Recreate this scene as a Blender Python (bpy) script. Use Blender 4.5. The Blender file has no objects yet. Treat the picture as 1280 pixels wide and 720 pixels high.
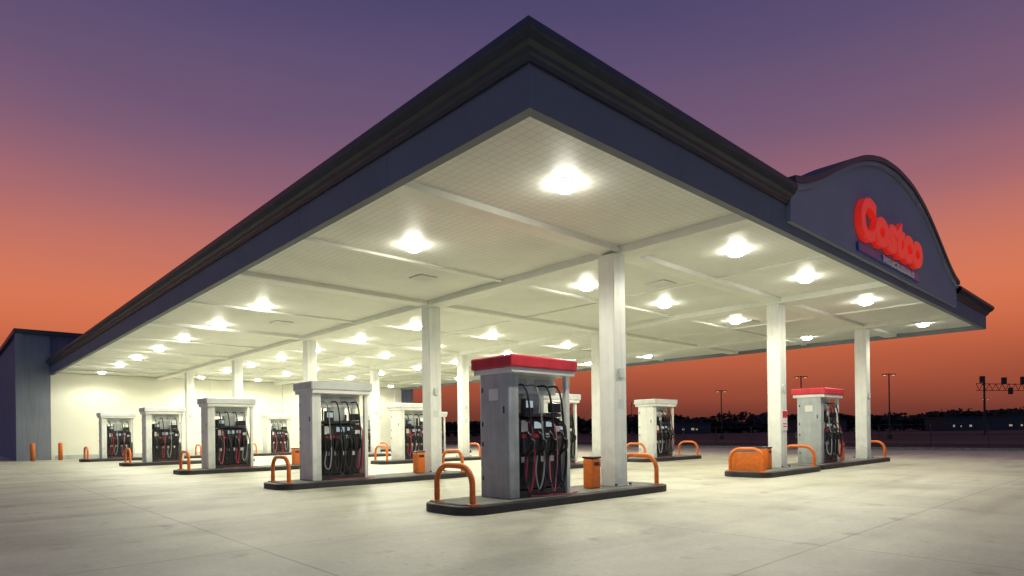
import bpy, bmesh, math, random
from mathutils import Vector, Matrix
from mathutils import noise as nz
random.seed(7)
scene = bpy.context.scene
ANG = math.atan2(.680, .733)
def P(u, v, z=0.0):
    return Vector((.244+.733*u-.680*v, 7.0+.680*u+.733*v, z))
def s2l(c):
    return tuple(((x/255)/12.92 if x/255 <= .04045 else ((x/255+.055)/1.055)**2.4) for x in c)

# ------------------------------------------------------------------ materials
def mat(name, col, rough=.5, metal=0., var=.12, vscale=3., bump=0., emit=None, estr=0., dirt=0., streak=0.):
    m = bpy.data.materials.new(name); m.use_nodes = True
    nt = m.node_tree; N = nt.nodes; L = nt.links
    b = N['Principled BSDF']
    b.inputs['Roughness'].default_value = rough
    b.inputs['Metallic'].default_value = metal
    tc = N.new('ShaderNodeTexCoord')
    n = N.new('ShaderNodeTexNoise'); n.inputs['Scale'].default_value = vscale
    n.inputs['Detail'].default_value = 6
    L.new(tc.outputs['Object'], n.inputs['Vector'])
    r = N.new('ShaderNodeMapRange')
    r.inputs[1].default_value = .3; r.inputs[2].default_value = .7
    r.inputs[3].default_value = 1-var; r.inputs[4].default_value = 1+var*.5
    L.new(n.outputs['Fac'], r.inputs[0])
    mx = N.new('ShaderNodeMix'); mx.data_type = 'RGBA'; mx.blend_type = 'MULTIPLY'
    mx.inputs[0].default_value = 1.
    mx.inputs[6].default_value = (*col, 1)
    L.new(r.outputs[0], mx.inputs[7])
    out = mx.outputs[2]
    def mult(out, fac):
        m2 = N.new('ShaderNodeMix'); m2.data_type = 'RGBA'; m2.blend_type = 'MULTIPLY'; m2.inputs[0].default_value = 1
        L.new(out, m2.inputs[6]); L.new(fac, m2.inputs[7]); return m2.outputs[2]
    if dirt > 0:
        sp = N.new('ShaderNodeSeparateXYZ'); L.new(tc.outputs['Object'], sp.inputs[0])
        n2 = N.new('ShaderNodeTexNoise'); n2.inputs['Scale'].default_value = 7
        L.new(tc.outputs['Object'], n2.inputs['Vector'])
        ad = N.new('ShaderNodeMath'); ad.operation = 'MULTIPLY_ADD'
        L.new(n2.outputs['Fac'], ad.inputs[0]); ad.inputs[1].default_value = -.8
        L.new(sp.outputs['Z'], ad.inputs[2])
        r2 = N.new('ShaderNodeMapRange'); r2.inputs[1].default_value = -.3; r2.inputs[2].default_value = .6
        r2.inputs[3].default_value = 1-dirt; r2.inputs[4].default_value = 1
        L.new(ad.outputs[0], r2.inputs[0]); out = mult(out, r2.outputs[0])
    if streak > 0:   # rain streaks
        mp = N.new('ShaderNodeMapping'); mp.inputs['Scale'].default_value = (5, 5, .35)
        L.new(tc.outputs['Object'], mp.inputs[0])
        n4 = N.new('ShaderNodeTexNoise'); n4.inputs['Scale'].default_value = 1.3; n4.inputs['Detail'].default_value = 5
        L.new(mp.outputs[0], n4.inputs['Vector'])
        r4 = N.new('ShaderNodeMapRange'); r4.inputs[1].default_value = .45; r4.inputs[2].default_value = .7
        r4.inputs[3].default_value = 1; r4.inputs[4].default_value = 1-streak
        L.new(n4.outputs['Fac'], r4.inputs[0]); out = mult(out, r4.outputs[0])
    L.new(out, b.inputs['Base Color'])
    if bump > 0:
        bp = N.new('ShaderNodeBump'); bp.inputs['Strength'].default_value = bump
        bp.inputs['Distance'].default_value = .02
        n3 = N.new('ShaderNodeTexNoise'); n3.inputs['Scale'].default_value = vscale*12
        L.new(tc.outputs['Object'], n3.inputs['Vector'])
        L.new(n3.outputs['Fac'], bp.inputs['Height']); L.new(bp.outputs[0], b.inputs['Normal'])
    if emit:
        b.inputs['Emission Color'].default_value = (*emit, 1)
        b.inputs['Emission Strength'].default_value = estr
    return m

M_white = mat('white_paint', (.76, .78, .72), .4, dirt=.3, var=.08, streak=.12)
M_beam = mat('beam_paint', (.78, .80, .73), .5, var=.06)
M_steel = mat('brushed_steel', (.46, .50, .49), .38, .3, var=.15, dirt=.35, streak=.2)
M_lgrey = mat('light_grey_panel', (.60, .63, .61), .4, dirt=.2)
M_hosegrey = mat('grey_hose', (.26, .27, .27), .45)
M_black = mat('black_plastic', (.012, .013, .015), .35)
M_dark = mat('dark_metal', (.025, .026, .029), .5)
M_kerb = mat('kerb_paint', (.016, .016, .018), .55, var=.5, vscale=5, bump=.3)
M_islandtop = mat('island_concrete', (.17, .17, .15), .8, var=.35, vscale=4, bump=.3)
M_orange = mat('orange_paint', (.80, .18, .012), .4, var=.2, vscale=8, dirt=.3)
M_red = mat('red_enamel', (.60, .03, .05), .35, var=.2, streak=.2)
M_hosered = mat('red_hose', (.42, .025, .06), .45)
M_hosepink = mat('pink_hose', (.50, .14, .19), .45)
M_screen = mat('lit_display', (.1, .12, .12), .2, emit=(.6, .75, .8), estr=.5)
M_label = mat('white_label', (.78, .78, .74), .4)
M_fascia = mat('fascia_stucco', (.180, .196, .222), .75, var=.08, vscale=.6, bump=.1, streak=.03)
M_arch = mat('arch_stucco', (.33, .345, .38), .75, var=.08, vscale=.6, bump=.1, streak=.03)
M_cornice = mat('cornice_metal', (.038, .047, .056), .5, var=.2, vscale=2)
M_roof = mat('roof_membrane', (.3, .3, .3), .8)
M_signred = mat('sign_red', (.75, .02, .02), .35, emit=(1, .03, .015), estr=.35)
M_signblue = mat('sign_blue', (.02, .05, .22), .35, emit=(.02, .07, .3), estr=.06)
M_lens = mat('lamp_lens', (.9, .9, .85), .3, emit=(1, .97, .84), estr=75)
M_wall = mat('cream_wall', (.82, .82, .68), .7, var=.05, vscale=.8, bump=.15)
M_bwall = mat('grey_wall', (.20, .22, .26), .8, var=.1, vscale=.8, bump=.2, streak=.15)
M_leaf = mat('tree_foliage', (.03, .033, .022), .9, var=.5, vscale=.3)
M_farlamp = mat('far_lamp_glow', (.9, .7, .4), .4, emit=(1, .66, .36), estr=1.6)
M_farwin = mat('far_window_glow', (.5, .4, .3), .4, emit=(1, .62, .36), estr=.35)
M_fargrey = mat('far_building_wall', (.05, .046, .046), .8)

def soffit_mat():
    m = bpy.data.materials.new('ribbed_deck'); m.use_nodes = True
    nt = m.node_tree; N = nt.nodes; L = nt.links; b = N['Principled BSDF']
    tc = N.new('ShaderNodeTexCoord'); sp = N.new('ShaderNodeSeparateXYZ'); L.new(tc.outputs['Object'], sp.inputs[0])
    def lines(axis, period, width):
        a = N.new('ShaderNodeMath'); a.operation = 'MULTIPLY'; a.inputs[1].default_value = 1/period
        L.new(sp.outputs[axis], a.inputs[0])
        f = N.new('ShaderNodeMath'); f.operation = 'FRACT'; L.new(a.outputs[0], f.inputs[0])
        s = N.new('ShaderNodeMath'); s.operation = 'LESS_THAN'; L.new(f.outputs[0], s.inputs[0]); s.inputs[1].default_value = width
        return s.outputs[0]
    a = lines('X', .15, .16); c = lines('Y', .15, .12)
    mxx = N.new('ShaderNodeMath'); mxx.operation = 'MAXIMUM'; L.new(a, mxx.inputs[0]); L.new(c, mxx.inputs[1])
    n = N.new('ShaderNodeTexNoise'); n.inputs['Scale'].default_value = .35; n.inputs['Detail'].default_value = 7
    n.inputs['Roughness'].default_value = .65
    L.new(tc.outputs['Object'], n.inputs['Vector'])
    cr = N.new('ShaderNodeValToRGB')
    cr.color_ramp.elements[0].position = .3; cr.color_ramp.elements[0].color = (.64, .66, .60, 1)
    cr.color_ramp.elements[1].position = .7; cr.color_ramp.elements[1].color = (.82, .84, .77, 1)
    L.new(n.outputs['Fac'], cr.inputs[0])
    mx = N.new('ShaderNodeMix'); mx.data_type = 'RGBA'
    mul = N.new('ShaderNodeMath'); mul.operation = 'MULTIPLY'; mul.inputs[1].default_value = .24
    L.new(mxx.outputs[0], mul.inputs[0]); L.new(mul.outputs[0], mx.inputs[0])
    L.new(cr.outputs[0], mx.inputs[6]); mx.inputs[7].default_value = (.30, .31, .28, 1)
    L.new(mx.outputs[2], b.inputs['Base Color']); b.inputs['Roughness'].default_value = .5
    return m
M_soffit = soffit_mat()

def concrete_mat():
    m = bpy.data.materials.new('concrete_paving'); m.use_nodes = True
    nt = m.node_tree; N = nt.nodes; L = nt.links; b = N['Principled BSDF']
    tc = N.new('ShaderNodeTexCoord'); sp = N.new('ShaderNodeSeparateXYZ'); L.new(tc.outputs['Object'], sp.inputs[0])
    def M(op, x, y=None, z=None):
        n = N.new('ShaderNodeMath'); n.operation = op
        for i, val in enumerate((x, y, z)):
            if val is None: continue
            if hasattr(val, 'links'): L.new(val, n.inputs[i])
            else: n.inputs[i].default_value = val
        return n.outputs[0]
    def noise(sc, det=6, rough=.6, stretch=None):
        n = N.new('ShaderNodeTexNoise'); n.inputs['Scale'].default_value = sc; n.inputs['Detail'].default_value = det
        n.inputs['Roughness'].default_value = rough
        if stretch:
            mp = N.new('ShaderNodeMapping'); mp.inputs['Scale'].default_value = stretch
            L.new(tc.outputs['Object'], mp.inputs[0]); L.new(mp.outputs[0], n.inputs['Vector'])
        else: L.new(tc.outputs['Object'], n.inputs['Vector'])
        return n.outputs['Fac']
    wob = M('MULTIPLY_ADD', noise(2.), .03, -.015)
    def joint(ax, per, w):
        a = M('ADD', sp.outputs[ax], wob); a = M('DIVIDE', a, per); f = M('FRACT', a)
        d = M('ABSOLUTE', M('SUBTRACT', f, .5)); return M('LESS_THAN', M('MULTIPLY', d, per), w)
    j = M('MAXIMUM', joint('X', 4.5, .014), joint('Y', 4.5, .014))
    cr = N.new('ShaderNodeValToRGB')
    e = cr.color_ramp.elements
    e[0].position = .28; e[0].color = (.35, .345, .26, 1)
    e[1].position = .70; e[1].color = (.58, .575, .455, 1)
    x = e.new(.5); x.color = (.49, .485, .38, 1)
    L.new(noise(.45, 8, .65), cr.inputs[0])
    fine = M('MULTIPLY_ADD', noise(14, 5, .7), .5, .75)
    def rng(src, a, b_, lo):
        t = N.new('ShaderNodeMapRange'); t.inputs[1].default_value = a; t.inputs[2].default_value = b_
        t.inputs[3].default_value = 1; t.inputs[4].default_value = lo; L.new(src, t.inputs[0]); return t.outputs[0]
    tyre = rng(noise(1.0, 4, .55, (.12, .9, 1)), .50, .70, .74)
    spots = rng(noise(1.7, 3, .5), .64, .74, .62)
    drips = rng(noise(9, 2, .5), .70, .74, .6)
    tot = M('MULTIPLY', M('MULTIPLY', M('MULTIPLY', fine, tyre), spots), drips)
    tot = M('MULTIPLY', tot, M('SUBTRACT', 1, M('MULTIPLY', j, .35)))
    mx = N.new('ShaderNodeMix'); mx.data_type = 'RGBA'; mx.blend_type = 'MULTIPLY'; mx.inputs[0].default_value = 1
    L.new(cr.outputs[0], mx.inputs[6]); L.new(tot, mx.inputs[7])
    L.new(mx.outputs[2], b.inputs['Base Color'])
    rr = N.new('ShaderNodeMapRange'); rr.inputs[3].default_value = .36; rr.inputs[4].default_value = .72
    L.new(noise(.8, 5), rr.inputs[0]); L.new(rr.outputs[0], b.inputs['Roughness'])
    bp = N.new('ShaderNodeBump'); bp.inputs['Strength'].default_value = .35; bp.inputs['Distance'].default_value = .01
    L.new(M('SUBTRACT', noise(30, 4), M('MULTIPLY', j, 1.5)), bp.inputs['Height']); L.new(bp.outputs[0], b.inputs['Normal'])
    return m
M_conc = concrete_mat()
M_ground = mat('dry_grass_ground', (.022, .020, .014), .95, var=.5, vscale=.08, bump=.4)
M_asphalt = mat('asphalt', (.04, .04, .04), .85, var=.3, vscale=.5, bump=.3)

# ------------------------------------------------------------------ helpers
def empty(name, loc, rot=ANG):
    e = bpy.data.objects.new(name, None); e.empty_display_size = .3
    scene.collection.objects.link(e); e.location = loc; e.rotation_euler = (0, 0, rot); return e
def add(name, me, m, parent=None, bevel=0, smooth=False):
    o = bpy.data.objects.new(name, me); scene.collection.objects.link(o)
    if m: me.materials.append(m)
    if parent: o.parent = parent
    if bevel:
        bv = o.modifiers.new('b', 'BEVEL'); bv.width = bevel; bv.segments = 2; bv.limit_method = 'ANGLE'
    if smooth:
        for p in me.polygons: p.use_smooth = True
    return o
def boxes(name, lst, m, parent, bevel=0.):
    bm = bmesh.new()
    for x0, x1, y0, y1, z0, z1 in lst:
        vs = [bm.verts.new(p) for p in ((x0,y0,z0),(x1,y0,z0),(x1,y1,z0),(x0,y1,z0),(x0,y0,z1),(x1,y0,z1),(x1,y1,z1),(x0,y1,z1))]
        for f in ((3,2,1,0),(4,5,6,7),(0,1,5,4),(1,2,6,5),(2,3,7,6),(3,0,4,7)):
            bm.faces.new([vs[i] for i in f])
    me = bpy.data.meshes.new(name); bm.to_mesh(me); bm.free()
    return add(name, me, m, parent, bevel)
def tube(name, paths, r, m, parent, res=3):
    cu = bpy.data.curves.new(name, 'CURVE'); cu.dimensions = '3D'; cu.bevel_depth = r; cu.bevel_resolution = res
    cu.use_fill_caps = True
    for pts in paths:
        s = cu.splines.new('POLY'); s.points.add(len(pts)-1)
        for i, p in enumerate(pts): s.points[i].co = (*p, 1)
    cu.materials.append(m)
    o = bpy.data.objects.new(name, cu); scene.collection.objects.link(o); o.parent = parent; return o
def smoothpath(ctrl, n=8):
    out = []
    c = [Vector(p) for p in ctrl]; c = [c[0]] + c + [c[-1]]
    for i in range(1, len(c)-2):
        for k in range(n):
            t = k/n; a, b_, d, e = c[i-1], c[i], c[i+1], c[i+2]
            out.append(.5*((2*b_)+(-a+d)*t+(2*a-5*b_+4*d-e)*t*t+(-a+3*b_-3*d+e)*t**3))
    out.append(c[-2]); return out
def lathe(name, prof, m, parent, seg=20, smooth=True):
    bm = bmesh.new(); rings = []
    for r, z in prof: rings.append([bm.verts.new((r*math.cos(2*math.pi*i/seg), r*math.sin(2*math.pi*i/seg), z)) for i in range(seg)])
    for a, b_ in zip(rings[:-1], rings[1:]):
        for i in range(seg): bm.faces.new((a[i], a[(i+1) % seg], b_[(i+1) % seg], b_[i]))
    bm.faces.new(rings[0][::-1]); bm.faces.new(rings[-1]); bmesh.ops.recalc_face_normals(bm, faces=bm.faces)
    me = bpy.data.meshes.new(name); bm.to_mesh(me); bm.free(); return add(name, me, m, parent, smooth=smooth)

# ------------------------------------------------------------------ ground
def sheet(name, x0, x1, y0, y1, z, m, rot=True):
    me = bpy.data.meshes.new(name)
    me.from_pydata([(x0, y0, 0), (x1, y0, 0), (x1, y1, 0), (x0, y1, 0)], [], [(0, 1, 2, 3)])
    o = add(name, me, m); o.location = P(0, 0, z) if rot else Vector((0, 0, z)); o.rotation_euler = (0, 0, ANG if rot else 0)
    return o
sheet('ground', -2500, 2500, -2500, 2500, -.02, M_ground, False)
sheet('concrete_pavement', -45, 36, -40, 62, 0, M_conc)
sheet('road', 52, 64, -400, 400, -.012, M_asphalt)
boxes('kerb', [(36, 36.2, -40, 62, -.02, .14)], M_islandtop, None, .02).matrix_world = Matrix.Translation(P(0,0,0)) @ Matrix.Rotation(ANG, 4, 'Z')

# ------------------------------------------------------------------ canopy
U, V, ZS = 24.1, 40.0, 5.12
can = empty('gas_station_canopy', P(0, 0))
boxes('soffit', [(.1, U-.1, .1, V, ZS, ZS+.1)], M_soffit, can)
boxes('roof', [(.1, U-.1, .1, V-.2, 5.5, 5.6)], M_roof, can)
UB = [5.75, 13.4, 20.4]; VR = [3.15, 10.0, 18.3, 26.6, 34.5]
boxes('main_beams', [(u-.27, u+.27, .145, V-.02, 4.965, ZS+.02) for u in UB], M_beam, can, .015)
boxes('cross_beams', [(.145, U-.145, v-.22, v+.22, 5.01, ZS+.015) for v in VR], M_beam, can, .015)
boxes('purlins', [(.145, U-.145, v-.08, v+.08, ZS-.06, ZS+.01) for v in (6.6, 14.1, 22.4, 30.5, 37.3)]
      + [(u-.06, u+.06, .145, V-.03, ZS-.045, ZS+.012) for u in (9.5, 17.2)], M_beam, can, .01)
boxes('hatches', [(8.6, 9.2, 3.9, 4.5, ZS-.03, ZS+.005), (3.6, 4.1, 7.4, 7.9, ZS-.03, ZS+.005), (16.0, 16.6, 5.2, 5.8, ZS-.03, ZS+.005), (3.4, 4.0, 15.5, 16.1, ZS-.03, ZS+.005)], M_lgrey, can, .01)

CX, W = 12.95, 6.25
def sweep(name, prof, path_fn, m):
    bm = bmesh.new(); loops = []
    for o, z in prof: loops.append([bm.verts.new((x, y, z)) for x, y in path_fn(o)])
    for a, b_ in zip(loops[:-1], loops[1:]):
        for i in range(len(a)-1): bm.faces.new((a[i], a[i+1], b_[i+1], b_[i]))
    bmesh.ops.recalc_face_normals(bm, faces=bm.faces)
    me = bpy.data.meshes.new(name); bm.to_mesh(me); bm.free(); return add(name, me, m, can)
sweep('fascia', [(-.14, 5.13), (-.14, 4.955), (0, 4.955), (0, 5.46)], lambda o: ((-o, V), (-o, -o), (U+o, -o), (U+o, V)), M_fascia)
cprof = [(0, 5.46), (.04, 5.46), (.05, 5.51), (.085, 5.53), (.095, 5.58), (.15, 5.61), (.20, 5.68), (.22, 5.70), (.22, 5.785), (.19, 5.82), (-.30, 5.84), (-.30, 5.47)]
sweep('cornice_west', cprof, lambda o: ((-o, V), (-o, -o), (CX-W, -o)), M_cornice)
sweep('cornice_east', cprof, lambda o: ((CX+W, -o), (U+o, -o), (U+o, V)), M_cornice)
boxes('fascia_joints', [(x-.008, x+.008, -.003, .0, 4.96, 5.455) for x in (3.1, 6.1, 20.4, 22.3)] +
      [(-.003, .0, y-.008, y+.008, 4.96, 5.455) for y in [3+3.05*i for i in range(13)]], M_fascia, can)
# arch
offs = [(0, 7.85), (1.2, 7.77), (2.3, 7.52), (3.1, 7.22), (3.9, 6.86), (4.7, 6.48), (5.4, 6.17), (6.0, 6.00), (6.4, 5.95)]
def arch_z(d):
    d = abs(d)
    for (a, za), (b_, zb) in zip(offs[:-1], offs[1:]):
        if d <= b_:
            t = (d-a)/(b_-a); return za+(zb-za)*t
    return offs[-1][1]
n = 80
xs = [CX-W+2*W*i/n for i in range(n+1)]
zs = [arch_z(x-CX) for x in xs]
for _ in range(6): zs = [zs[0]]+[(zs[i-1]+2*zs[i]+zs[i+1])/4 for i in range(1, n)]+[zs[-1]]
def extr_strip(name, low, high, y0, y1, m):
    bm = bmesh.new(); q = []
    for x, l, h in zip(xs, low, high):
        q.append([bm.verts.new(p) for p in ((x, y0, l), (x, y0, h), (x, y1, h), (x, y1, l))])
    for a, b_ in zip(q[:-1], q[1:]):
        for i in range(4): bm.faces.new((a[i], b_[i], b_[(i+1) % 4], a[(i+1) % 4]))
    bm.faces.new(q[0]); bm.faces.new(q[-1][::-1]); bmesh.ops.recalc_face_normals(bm, faces=bm.faces)
    me = bpy.data.meshes.new(name); bm.to_mesh(me); bm.free(); return add(name, me, m, can)
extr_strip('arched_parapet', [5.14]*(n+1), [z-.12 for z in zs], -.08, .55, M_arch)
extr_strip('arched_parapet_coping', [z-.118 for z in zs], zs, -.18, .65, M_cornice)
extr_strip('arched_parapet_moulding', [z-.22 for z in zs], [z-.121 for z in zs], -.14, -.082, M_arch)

# sign
sign = empty('store_sign', P(0, -.085))
def text(body, size, x, z, width, m, ext, off, shear=0):
    cu = bpy.data.curves.new('letters', 'FONT'); cu.body = body; cu.size = size; cu.extrude = ext; cu.offset = off
    cu.shear = shear; cu.bevel_depth = .012; cu.materials.append(m)
    o = bpy.data.objects.new('letters', cu); scene.collection.objects.link(o); o.parent = sign
    bpy.context.view_layer.update()
    sx = width/max(o.dimensions.x, .01)
    o.scale = (sx, 1, 1); o.rotation_euler = (math.pi/2, 0, 0); o.location = (x, -ext-.015, z); return o
text('C', 1.22, 9.95, 5.58, 1.02, M_signred, .06, .05, .1)
text('ostco', 1.24, 10.92, 5.61, 3.85, M_signred, .06, .055, .1)
boxes('blue_bar', [(10.1, 14.8, -.05, 0, 5.25, 5.45)], M_signblue, sign, .01)
text('WHOLESALE', .17, 11.7, 5.29, 2.6, M_label, .006, .003, .0).location.y = -.065

# ------------------------------------------------------------------ canopy lights
for v in (1.45, 5.6, 13.5, 17.4, 21.5, 25.2, 29.2, 33.1, 37.9):
    for u in (2.2, 7.6, 11.2, 15.6, 21.7):
        e = empty('canopy_light', P(u, v, ZS))
        lathe('housing', [(.235, -.001), (.235, -.012), (.20, -.02)], M_label, e, smooth=False)
        lathe('lens', [(.195, -.021), (.19, -.05), (.16, -.095), (.10, -.125), (.02, -.135)], M_lens, e)
        ld = bpy.data.lights.new('lamp', 'SPOT'); ld.energy = 285; ld.color = (1, .955, .77); ld.shadow_soft_size = .10
        ld.spot_size = math.radians(170); ld.spot_blend = .4
        lo = bpy.data.objects.new('lamp', ld); scene.collection.objects.link(lo); lo.parent = e; lo.location = (0, 0, -.26)

# ------------------------------------------------------------------ columns
def column(u, v, h=4.967, notice=False):
    e = empty('canopy_column', P(u, v))
    boxes('shaft', [(-.2, .2, -.2, .2, .15, h)], M_white, e, .02)
    boxes('base_plate', [(-.28, .28, -.28, .28, .12, .17)], M_steel, e, .008)
    boxes('base_bolts', [(sx*.24-.02, sx*.24+.02, sy*.24-.02, sy*.24+.02, .17, .21) for sx in (-1, 1) for sy in (-1, 1)], M_dark, e)
    tube('downpipe', [[(.24, .1, .2), (.24, .1, h)]], .035, M_lgrey, e)
    boxes('junction_box', [(-.07, .07, -.25, -.2, 2.4, 2.6)], M_lgrey, e, .01)
    boxes('sticker', [(-.09, .09, -.2045, -.2015, 1.75, 1.95)], M_lgrey, e)
    if notice:
        boxes('notice', [(-.17, .17, -.225, -.205, 1.25, 1.85)], M_label, e)
        boxes('notice_band', [(-.15, .15, -.229, -.2255, 1.62, 1.82), (-.12, .12, -.229, -.2255, 1.35, 1.38), (-.12, .12, -.229, -.2255, 1.43, 1.46)], M_red, e)
    return e
cols = [(5.5, 3.15, 0), (13.4, 3.2, 1), (20.4, 3.1, 0)]
for v, u1, u2 in ((10.0, 5.75, 13.45), (18.3, 5.85, 13.5), (26.6, 5.95, 13.6), (34.5, 5.95, 13.6)):
    cols += [(u1, v, 0), (u2, v, 0)]
for u, v, nn in cols: column(u, v, notice=bool(nn))

# ------------------------------------------------------------------ islands and guard rails
def island(u0, u1, v, w=1.35):
    uc = (u0+u1)/2; hl = (u1-u0)/2; hw = w/2
    e = empty('pump_island', P(uc, v))
    def stadium(name, hl, hw, r, z0, z1, m, bev):
        bm = bmesh.new(); pts = []
        for sx, sy, a0 in ((1, 1, 0), (-1, 1, 90), (-1, -1, 180), (1, -1, 270)):
            for k in range(7):
                a = math.radians(a0+15*k); pts.append((sx*(hl-r)+r*math.cos(a), sy*(hw-r)+r*math.sin(a)))
        lo = [bm.verts.new((x, y, z0)) for x, y in pts]; hi = [bm.verts.new((x, y, z1)) for x, y in pts]
        bm.faces.new(hi); bm.faces.new(lo[::-1])
        for i in range(len(pts)): j = (i+1) % len(pts); bm.faces.new((lo[i], lo[j], hi[j], hi[i]))
        me = bpy.data.meshes.new(name); bm.to_mesh(me); bm.free(); add(name, me, m, e, bev)
    stadium('kerb', hl, hw, .4, -.01, .14, M_kerb, .02)
    stadium('island_top', hl-.12, hw-.12, .3, .1, .15, M_islandtop, .004)
    return e
def hoop(u, v, w=.95, h=.76, r=.048, panel=False):
    e = empty('guard_rail', P(u, v))
    R = .30; pts = [(0, -w/2, 0), (0, -w/2, h-R)]
    for k in range(1, 9):
        a = math.radians(90*k/8); pts.append((0, -w/2+R-R*math.cos(a), h-R+R*math.sin(a)))
    pts += [(x, -y, z) for x, y, z in pts[::-1]]
    tube('hoop', [pts], r, M_orange, e)
    boxes('feet', [(-.09, .09, s*w/2-.09, s*w/2+.09, .0, .165) for s in (-1, 1)], M_orange, e, .01)
    if panel: boxes('panel', [(-.015, .015, -w/2+.03, w/2-.03, .12, h-.1)], M_orange, e, .004)
def service_box(u, v):
    e = empty('trash_bin', P(u, v, .15))
    boxes('body', [(-.13, .13, -.13, .13, .0, .60)], M_orange, e, .03)
    boxes('lid', [(-.14, .14, -.14, .14, .60, .64)], M_black, e, .015)
    boxes('slot', [(-.08, .08, -.136, -.128, .46, .53)], M_black, e)

def pump(u, v, cap='red', rseed=0):
    rnd = random.Random(rseed)
    e = empty('fuel_dispenser', P(u, v))
    capm = M_red if cap == 'red' else M_lgrey
    cab = M_steel if cap == 'red' else M_white
    boxes('end_cabinet', [(-.78, -.54, -.38, .38, .15, 2.32)], cab, e, .02)
    boxes('end_cabinet_door', [(-.789, -.781, -.32, .32, .35, 1.25), (-.789, -.781, -.32, .32, 1.28, 2.2)], cab, e, .004)
    boxes('door_hinges', [(-.797, -.788, .28, .31, z, z+.08) for z in (.45, 1.05, 1.4, 2.0)]+[(-.80, -.788, -.28, -.25, 1.62, 1.74)], M_dark, e)
    boxes('door_decals', [(-.794, -.790, -.12, .12, 1.85, 2.05)], M_label, e)
    boxes('far_post', [(.66, .76, -.38, -.28, .15, 2.32), (.66, .76, .28, .38, .15, 2.32), (.68, .74, -.28, .28, .15, 1.0)], M_white, e, .012)
    boxes('plinth', [(-.535, .655, -.34, .34, .15, .27)], M_dark, e, .01)
    boxes('lower_cabinet', [(-.46, .58, -.22, .22, .27, .98)], M_dark, e, .015)
    boxes('lower_doors', [(-.44, .06, s*.232-.012, s*.232+.012, .30, .95) for s in (-1, 1)]+[(.10, .56, s*.232-.012, s*.232+.012, .30, .95) for s in (-1, 1)], M_black, e, .004)
    boxes('head_unit', [(-.48, .60, -.30, .30, .985, 1.56)], M_black, e, .04)
    boxes('hood', [(-.42, .54, -.37, .37, 1.565, 1.64)], M_dark, e, .02)
    boxes('card_reader', [(-.44, -.22, s*.36-.06, s*.36+.06, 1.56, 1.88) for s in (-1, 1)]+[(.26, .5, s*.34-.06, s*.34+.06, 1.645, 1.82) for s in (-1, 1)], M_black, e, .02)
    boxes('header_panel', [(-.538, .658, -.12, .12, 1.98, 2.318)], M_lgrey, e, .005)
    boxes('vertical_duct', [(-.16, .24, -.10, .10, 1.64, 1.978)], M_steel, e, .005)
    boxes('header_labels', [(-.42, -.1, s*.124-.003, s*.124+.003, 2.05, 2.25) for s in (-1, 1)]+[(.1, .56, s*.124-.003, s*.124+.003, 2.05, 2.25) for s in (-1, 1)], M_steel, e)
    boxes('display', [(-.1, .12, s*.306-.004, s*.306+.004, 1.36, 1.48) for s in (-1, 1)]+[(.2, .34, s*.306-.004, s*.306+.004, 1.39, 1.48) for s in (-1, 1)]
          +[(-.41, -.25, s*.425-.004, s*.425+.004, 1.72, 1.84) for s in (-1, 1)], M_screen, e)
    boxes('labels', [(-.42, -.27, s*.306-.004, s*.306+.004, 1.30, 1.50) for s in (-1, 1)]+[(.42, .56, s*.306-.004, s*.306+.004, 1.3, 1.40) for s in (-1, 1)]
          +[(-.37+.24*i, -.27+.24*i, s*.248-.003, s*.248+.003, .76, .86) for s in (-1, 1) for i in range(4)], M_label, e)
    boxes('keypad', [(.16+.045*i, .19+.045*i, s*.308-.004, s*.308+.004, 1.14+.05*k, 1.175+.05*k) for s in (-1, 1) for i in range(3) for k in range(3)], M_lgrey, e)
    boxes('grade_tabs', [(-.40+.15*i, -.30+.15*i, s*.308-.004, s*.308+.004, 1.20, 1.26) for s in (-1, 1) for i in range(3)], M_red, e)
    boxes('cap', [(-.86, .82, -.54, .54, 2.40, 2.61)], capm, e, .03)
    boxes('cap_rim', [(-.82, .78, -.50, .50, 2.31, 2.402)], M_label, e, .01)
    hr, hk, hb, hw_, spout, holst = [], [], [], [], [], []
    for s in (-1, 1):
        for i in range(4):
            x = -.39+.28*i; y = s*.33
            holst.append((x-.06, x+.06, min(y-.04*s, y+.05*s), max(y-.04*s, y+.05*s), .92, 1.20))
            spout.append([(x, s*.42, .88), (x, s*.46, 1.02), (x, s*.51, 1.15), (x, s*.48, 1.25), (x, s*.41, 1.30)])
            spout.append([(x, s*.44, .93), (x, s*.57, 1.0), (x, s*.58, 1.14), (x, s*.50, 1.17)])
            out = rnd.uniform(.0, .10); dx = rnd.uniform(-.08, .08)
            q = smoothpath([(x+.09, s*.30, 1.50), (x+.10, s*(.42+out*.5), 1.38), (x+.10+dx, s*(.43+out), .85), (x+.07+dx, s*(.42+out), .42+rnd.uniform(-.10, .12)),
                            (x+.02+dx*.5, s*(.42+out), .24+rnd.uniform(0, .14)), (x-.03, s*(.40+out*.7), .45), (x-.01, s*.42, .78), (x, s*.42, .90)], 6)
            [hb, hr, hb, hk if rseed % 2 else hb][(i+rseed) % 4].append(q)
            q = smoothpath([(x-.02, s*.12, 2.12), (x-.01, s*.36, 2.10), (x+.01, s*.45, 1.85), (x+.03, s*.48, 1.4), (x+.04, s*(.50+out*.4), .9), (x+.0, s*(.50+out*.4), .5),
                            (x-.07, s*(.48+out*.3), .36+rnd.uniform(-.06, .12)), (x-.10, s*.44, .58), (x-.04, s*.42, .88)], 6)
            [hb, hb, hw_, hb][(i+rseed) % 4].append(q)
    boxes('nozzle_boots', holst, M_dark, e, .012)
    tube('nozzles', spout, .026, M_black, e, res=2)
    tube('red_hoses', hr, .016, M_hosered, e, res=2)
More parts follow.
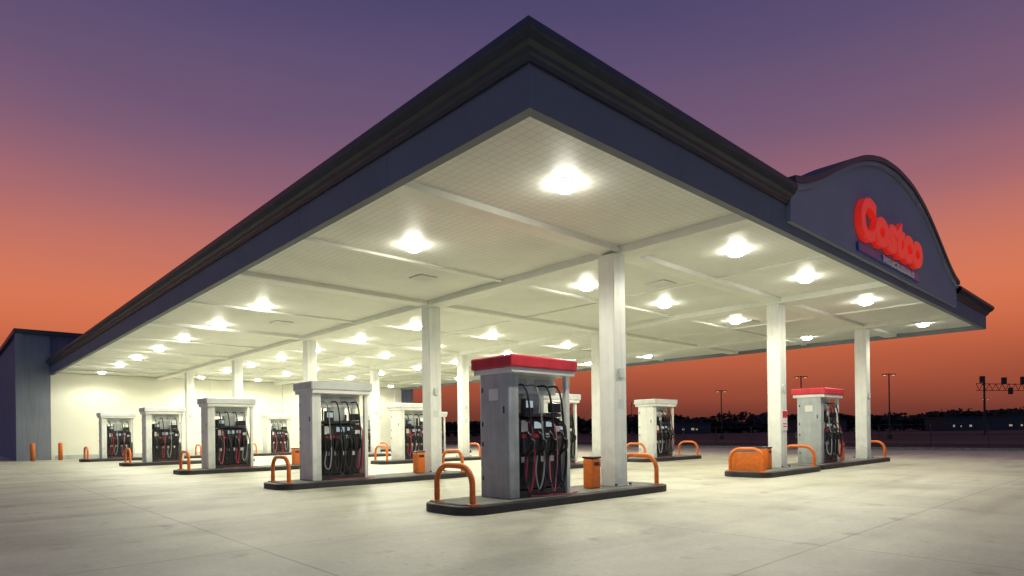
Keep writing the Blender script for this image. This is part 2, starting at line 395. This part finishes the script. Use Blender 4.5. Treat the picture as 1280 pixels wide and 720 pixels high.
    tube('pink_hoses', hk, .014, M_hosepink, e, res=2)
    tube('black_hoses', hb, .019, M_black, e, res=2)
    tube('grey_hoses', hw_, .015, M_hosegrey, e, res=2)
    ft = []
    for s in (-1, 1):
        ft.append(smoothpath([(-.3, s*.4, .18), (0, s*.5, .17), (.25, s*.42, .17), (.5, s*.52, .17), (.9, s*.42, .17)], 5))
    tube('ground_lines', ft, .012, M_hosered, e, res=1)
    return e

island(1.0, 6.7, 3.15); hoop(1.28, 3.15); hoop(6.35, 3.15); service_box(4.72, 3.1)
pump(2.95, 3.15, 'red', 1)
island(11.0, 14.9, 3.1); hoop(11.25, 3.1, panel=True); hoop(14.6, 3.1); service_box(12.4, 3.1)
island(15.1, 22.2, 3.3); hoop(21.9, 3.3); pump(16.75, 3.3, 'red', 2); service_box(18.6, 3.3)
for i, (v, uu) in enumerate(((9.9, 2.6), (18.2, 2.7), (26.8, 2.7), (34.5, 2.3))):
    island(uu-1.7, 6.7, v); hoop(uu-1.42, v); hoop(6.4, v); pump(uu, v, 'grey', 10+i); service_box(5.2, v)
for i, v in enumerate((10.1, 18.3, 26.6, 34.5)):
    uu = 10.5 if i == 1 else 11.1
    island(uu-1.8, 14.4, v); hoop(uu-1.5, v); hoop(14.1, v); pump(uu, v, 'grey', 20+i)
    island(16.0, 20.6, v+.3); hoop(16.25, v+.3); hoop(20.3, v+.3); pump(17.8, v+.3, 'grey', 30+i)

# ------------------------------------------------------------------ building
b = empty('store_building', P(0, 0))
x0, x1, y0, y1, H = -1.5, 25.5, V+.02, V+15, 7.3
boxes('grey_walls', [(x0, 0.0, y0, y1, 0, H), (0.0, x1, y0+.4, y1, 5.14, H), (0, x1, y0+.4, y1, -.02, 5.13)], M_bwall, b, .01)
boxes('cream_wall', [(0.003, U, y0+.1, y0+.39, 0, ZS-.003)], M_wall, b)
boxes('parapet_coping', [(x0-.18, x1+.18, y0-.18, y0+.05, H-.05, H+.22), (x0-.18, x0+.05, y0+.05, y1+.18, H-.05, H+.22),
                         (x1-.05, x1+.18, y0+.05, y1+.18, H-.05, H+.22), (x0-.1, x0+0.02, y0-.1, y0+.02, H-.3, H-.05)], M_cornice, b, .02)
boxes('corner_pier', [(x0-.12, x0+.25, y0-.12, y0+.25, 0, H-.05)], M_bwall, b, .01)
boxes('pilasters', [(u-.2, u+.2, y0+.02, y0+.1, 0, ZS-.01) for u in (9, 14, 19, 23.6)], M_wall, b, .01)
boxes('skirting', [(.2, U-.2, y0+.06, y0+.1, 0, .25)], M_lgrey, b)
boxes('door_frame', [(6.0, 6.06, y0+.04, y0+.1, 0, 2.2), (7.0, 7.06, y0+.04, y0+.1, 0, 2.2), (6.06, 7.0, y0+.04, y0+.1, 2.12, 2.2)], M_steel, b)
boxes('door', [(6.06, 7.0, y0+.07, y0+.1, .02, 2.12)], M_lgrey, b)
for u, v in ((-1.0, 38.6), (.3, 38.9)):
    e = empty('bollard', P(u, v))
    lathe('post', [(.11, 0), (.11, .92), (.09, .98), (.05, 1.01)], M_orange, e, 16)

# ------------------------------------------------------------------ distance
def street_lamp(x, y, h):
    e = empty('street_lamp', (x, y, 0), 0)
    tube('pole', [[(0, 0, 0), (0, 0, h)]], .065, M_dark, e)
    boxes('base', [(-.2, .2, -.2, .2, 0, .5)], M_dark, e, .02)
    tube('arm', [[(-.35, 0, h-.02), (0, 0, h+.05), (.35, 0, h-.02)]], .04, M_dark, e)
    boxes('heads', [(-.7, -.3, -.15, .15, h-.1, h+.03), (.3, .7, -.15, .15, h-.1, h+.03)], M_dark, e, .03)
    boxes('lit_lens', [(-.6, -.4, -.1, .1, h-.13, h-.102), (.4, .6, -.1, .1, h-.13, h-.102)], M_farlamp, e)
for px, d, h in ((262, 82, 6.4), (362, 72, 7.3), (472, 70, 7.3), (-632, 110, 6), (150, 140, 7.5), (592, 130, 7)):
    street_lamp(px/776*d, d, h)

f = empty('chain_link_fence', P(42, 0))
ps = [[(0, y, -.02), (0, y, 1.5)] for y in range(-60, 90, 3)]
tube('posts', ps, .035, M_dark, f, res=1)
tube('rails', [[(0, -60, 1.48), (0, 87, 1.48)], [(0, -60, .8), (0, 87, .8)], [(0, -60, .12), (0, 87, .12)]], .02, M_dark, f, res=1)

g = empty('road_gantry', (73, 92, 0), .1)
tube('posts', [[(-3.2, 0, 0), (-3.2, 0, 8.2)], [(3.6, 0, 0), (3.6, 0, 8.0)]], .13, M_dark, g)
tube('trusses', [[(-4.5, 0, 7.6), (6, 0, 7.4)], [(-4.5, 0, 6.6), (6, 0, 6.5)]]+[[(-4.5+i*1.05, 0, 7.6), (-4+i*1.05, 0, 6.6), (-3.45+i*1.05, 0, 7.55)] for i in range(10)], .045, M_dark, g)
boxes('signal_heads', [(-3.8, -3.2, -.2, .2, 7.7, 8.7), (-.3, .3, -.2, .2, 7.5, 8.5), (2.8, 3.6, -.2, .2, 7.5, 8.6), (.8, 1.3, -.2, .2, 6.0, 7.0)], M_dark, g, .03)

def treeline(d0, x0, x1, hmin, hmax, n, seed):
    rnd = random.Random(seed); bm = bmesh.new()
    for i in range(n):
        x = rnd.uniform(x0, x1)
        hh = hmin+(hmax-hmin)*max(0, min(1, .5+.9*nz.noise(Vector((x*.02, seed, 0)))+.45*nz.noise(Vector((x*.12, seed+5, 0)))))
        y = d0+rnd.uniform(-8, 8); z = hh*math.sqrt(rnd.random())*rnd.uniform(.9, 1.03)
        s = rnd.uniform(.4, 1.1)
        r = Matrix.Rotation(rnd.uniform(0, 6.28), 3, 'Z') @ Matrix.Rotation(rnd.uniform(0, 3.1), 3, 'X')
        vs = [bm.verts.new(Vector((x, y, z))+r @ Vector(p)*s) for p in ((-1, -.6, 0), (.8, -.8, .2), (1, .7, 0), (-.5, .9, -.2))]
        bm.faces.new(vs)
    me = bpy.data.meshes.new('treeline'); bm.to_mesh(me); bm.free()
    return add('distant_treeline', me, M_leaf)
treeline(230, -330, 330, 3.0, 8.0, 26000, 3)
treeline(330, -420, 480, 5, 11, 22000, 9)
rb = random.Random(4)
for (x, y, w, h) in ((150, 200, 22, 4.2), (95, 190, 16, 3.6), (175, 215, 10, 5), (60, 205, 12, 3.5)):
    e = empty('distant_building', (x, y, 0), .1)
    boxes('walls', [(-w/2, w/2, 0, 9, 0, h)], M_fargrey, e)
    boxes('roof', [(-w/2-.3, w/2+.3, -.3, 9.3, h, h+.25)], M_dark, e)
    boxes('lit_windows', [(a, a+rb.uniform(.3, 1.0), -.04, -.003, 1.2, rb.uniform(1.6, 1.9)) for a in [rb.uniform(-w/2+.5, w/2-2.2) for _ in range(3)]], M_farwin, e)

# ------------------------------------------------------------------ sky: sunset towards +Y, blue dusk sky opposite
w = bpy.data.worlds.new('World'); scene.world = w; w.use_nodes = True
nt = w.node_tree; N = nt.nodes; L = nt.links; bg = N['Background']
tc = N.new('ShaderNodeTexCoord'); sp = N.new('ShaderNodeSeparateXYZ'); L.new(tc.outputs['Generated'], sp.inputs[0])
nzz = N.new('ShaderNodeTexNoise'); nzz.inputs['Scale'].default_value = 2.0; nzz.inputs['Detail'].default_value = 3
mp = N.new('ShaderNodeMapping'); mp.inputs['Scale'].default_value = (1, 1, 6); L.new(tc.outputs['Generated'], mp.inputs[0]); L.new(mp.outputs[0], nzz.inputs['Vector'])
ma = N.new('ShaderNodeMath'); ma.operation = 'MULTIPLY_ADD'; ma.inputs[1].default_value = .05; L.new(nzz.outputs['Fac'], ma.inputs[0])
sub = N.new('ShaderNodeMath'); sub.operation = 'SUBTRACT'; sub.inputs[1].default_value = .025; L.new(sp.outputs['Z'], sub.inputs[0]); L.new(sub.outputs[0], ma.inputs[2])
def ramp(stops):
    cr = N.new('ShaderNodeValToRGB'); L.new(ma.outputs[0], cr.inputs[0]); cr.color_ramp.interpolation = 'B_SPLINE'
    el = cr.color_ramp.elements
    el[0].position = 0; el[0].color = (*s2l(stops[0][1]), 1); el[1].position = 1; el[1].color = (*s2l(stops[-1][1]), 1)
    for p, c in stops[1:-1]:
        x = el.new(p); x.color = (*s2l(c), 1)
    return cr.outputs[0]
front = ramp([(0, (88, 46, 42)), (.05, (142, 70, 54)), (.11, (194, 98, 66)), (.17, (222, 122, 84)), (.24, (202, 118, 98)), (.32, (160, 104, 114)),
         (.40, (122, 92, 118)), (.50, (92, 79, 116)), (.60, (70, 66, 104)), (1, (44, 50, 86))])
back = ramp([(0, (70, 78, 100)), (.1, (104, 116, 150)), (.3, (108, 126, 172)), (.6, (78, 94, 140)), (1, (44, 50, 86))])
bl = N.new('ShaderNodeMapRange'); bl.interpolation_type = 'SMOOTHSTEP'
bl.inputs[1].default_value = .45; bl.inputs[2].default_value = -.2; L.new(sp.outputs['Y'], bl.inputs[0])
mixs = N.new('ShaderNodeMix'); mixs.data_type = 'RGBA'; L.new(bl.outputs[0], mixs.inputs[0]); L.new(front, mixs.inputs[6]); L.new(back, mixs.inputs[7])
L.new(mixs.outputs[2], bg.inputs['Color']); bg.inputs['Strength'].default_value = 1.0

# ------------------------------------------------------------------ camera
cd = bpy.data.cameras.new('Camera'); cam = bpy.data.objects.new('Camera', cd); scene.collection.objects.link(cam)
cd.sensor_width = 36; cd.lens = 776/1280*36; cd.shift_y = 180/1280; cd.clip_end = 6000; cd.clip_start = .05
cam.matrix_world = Matrix.Translation((0, 0, 1.3)) @ Matrix.Rotation(math.radians(90), 4, 'X') @ Matrix.Rotation(math.radians(-.7), 4, 'Z')
scene.camera = cam
scene.view_settings.view_transform = 'Standard'; scene.view_settings.look = 'None'; scene.view_settings.exposure = 0
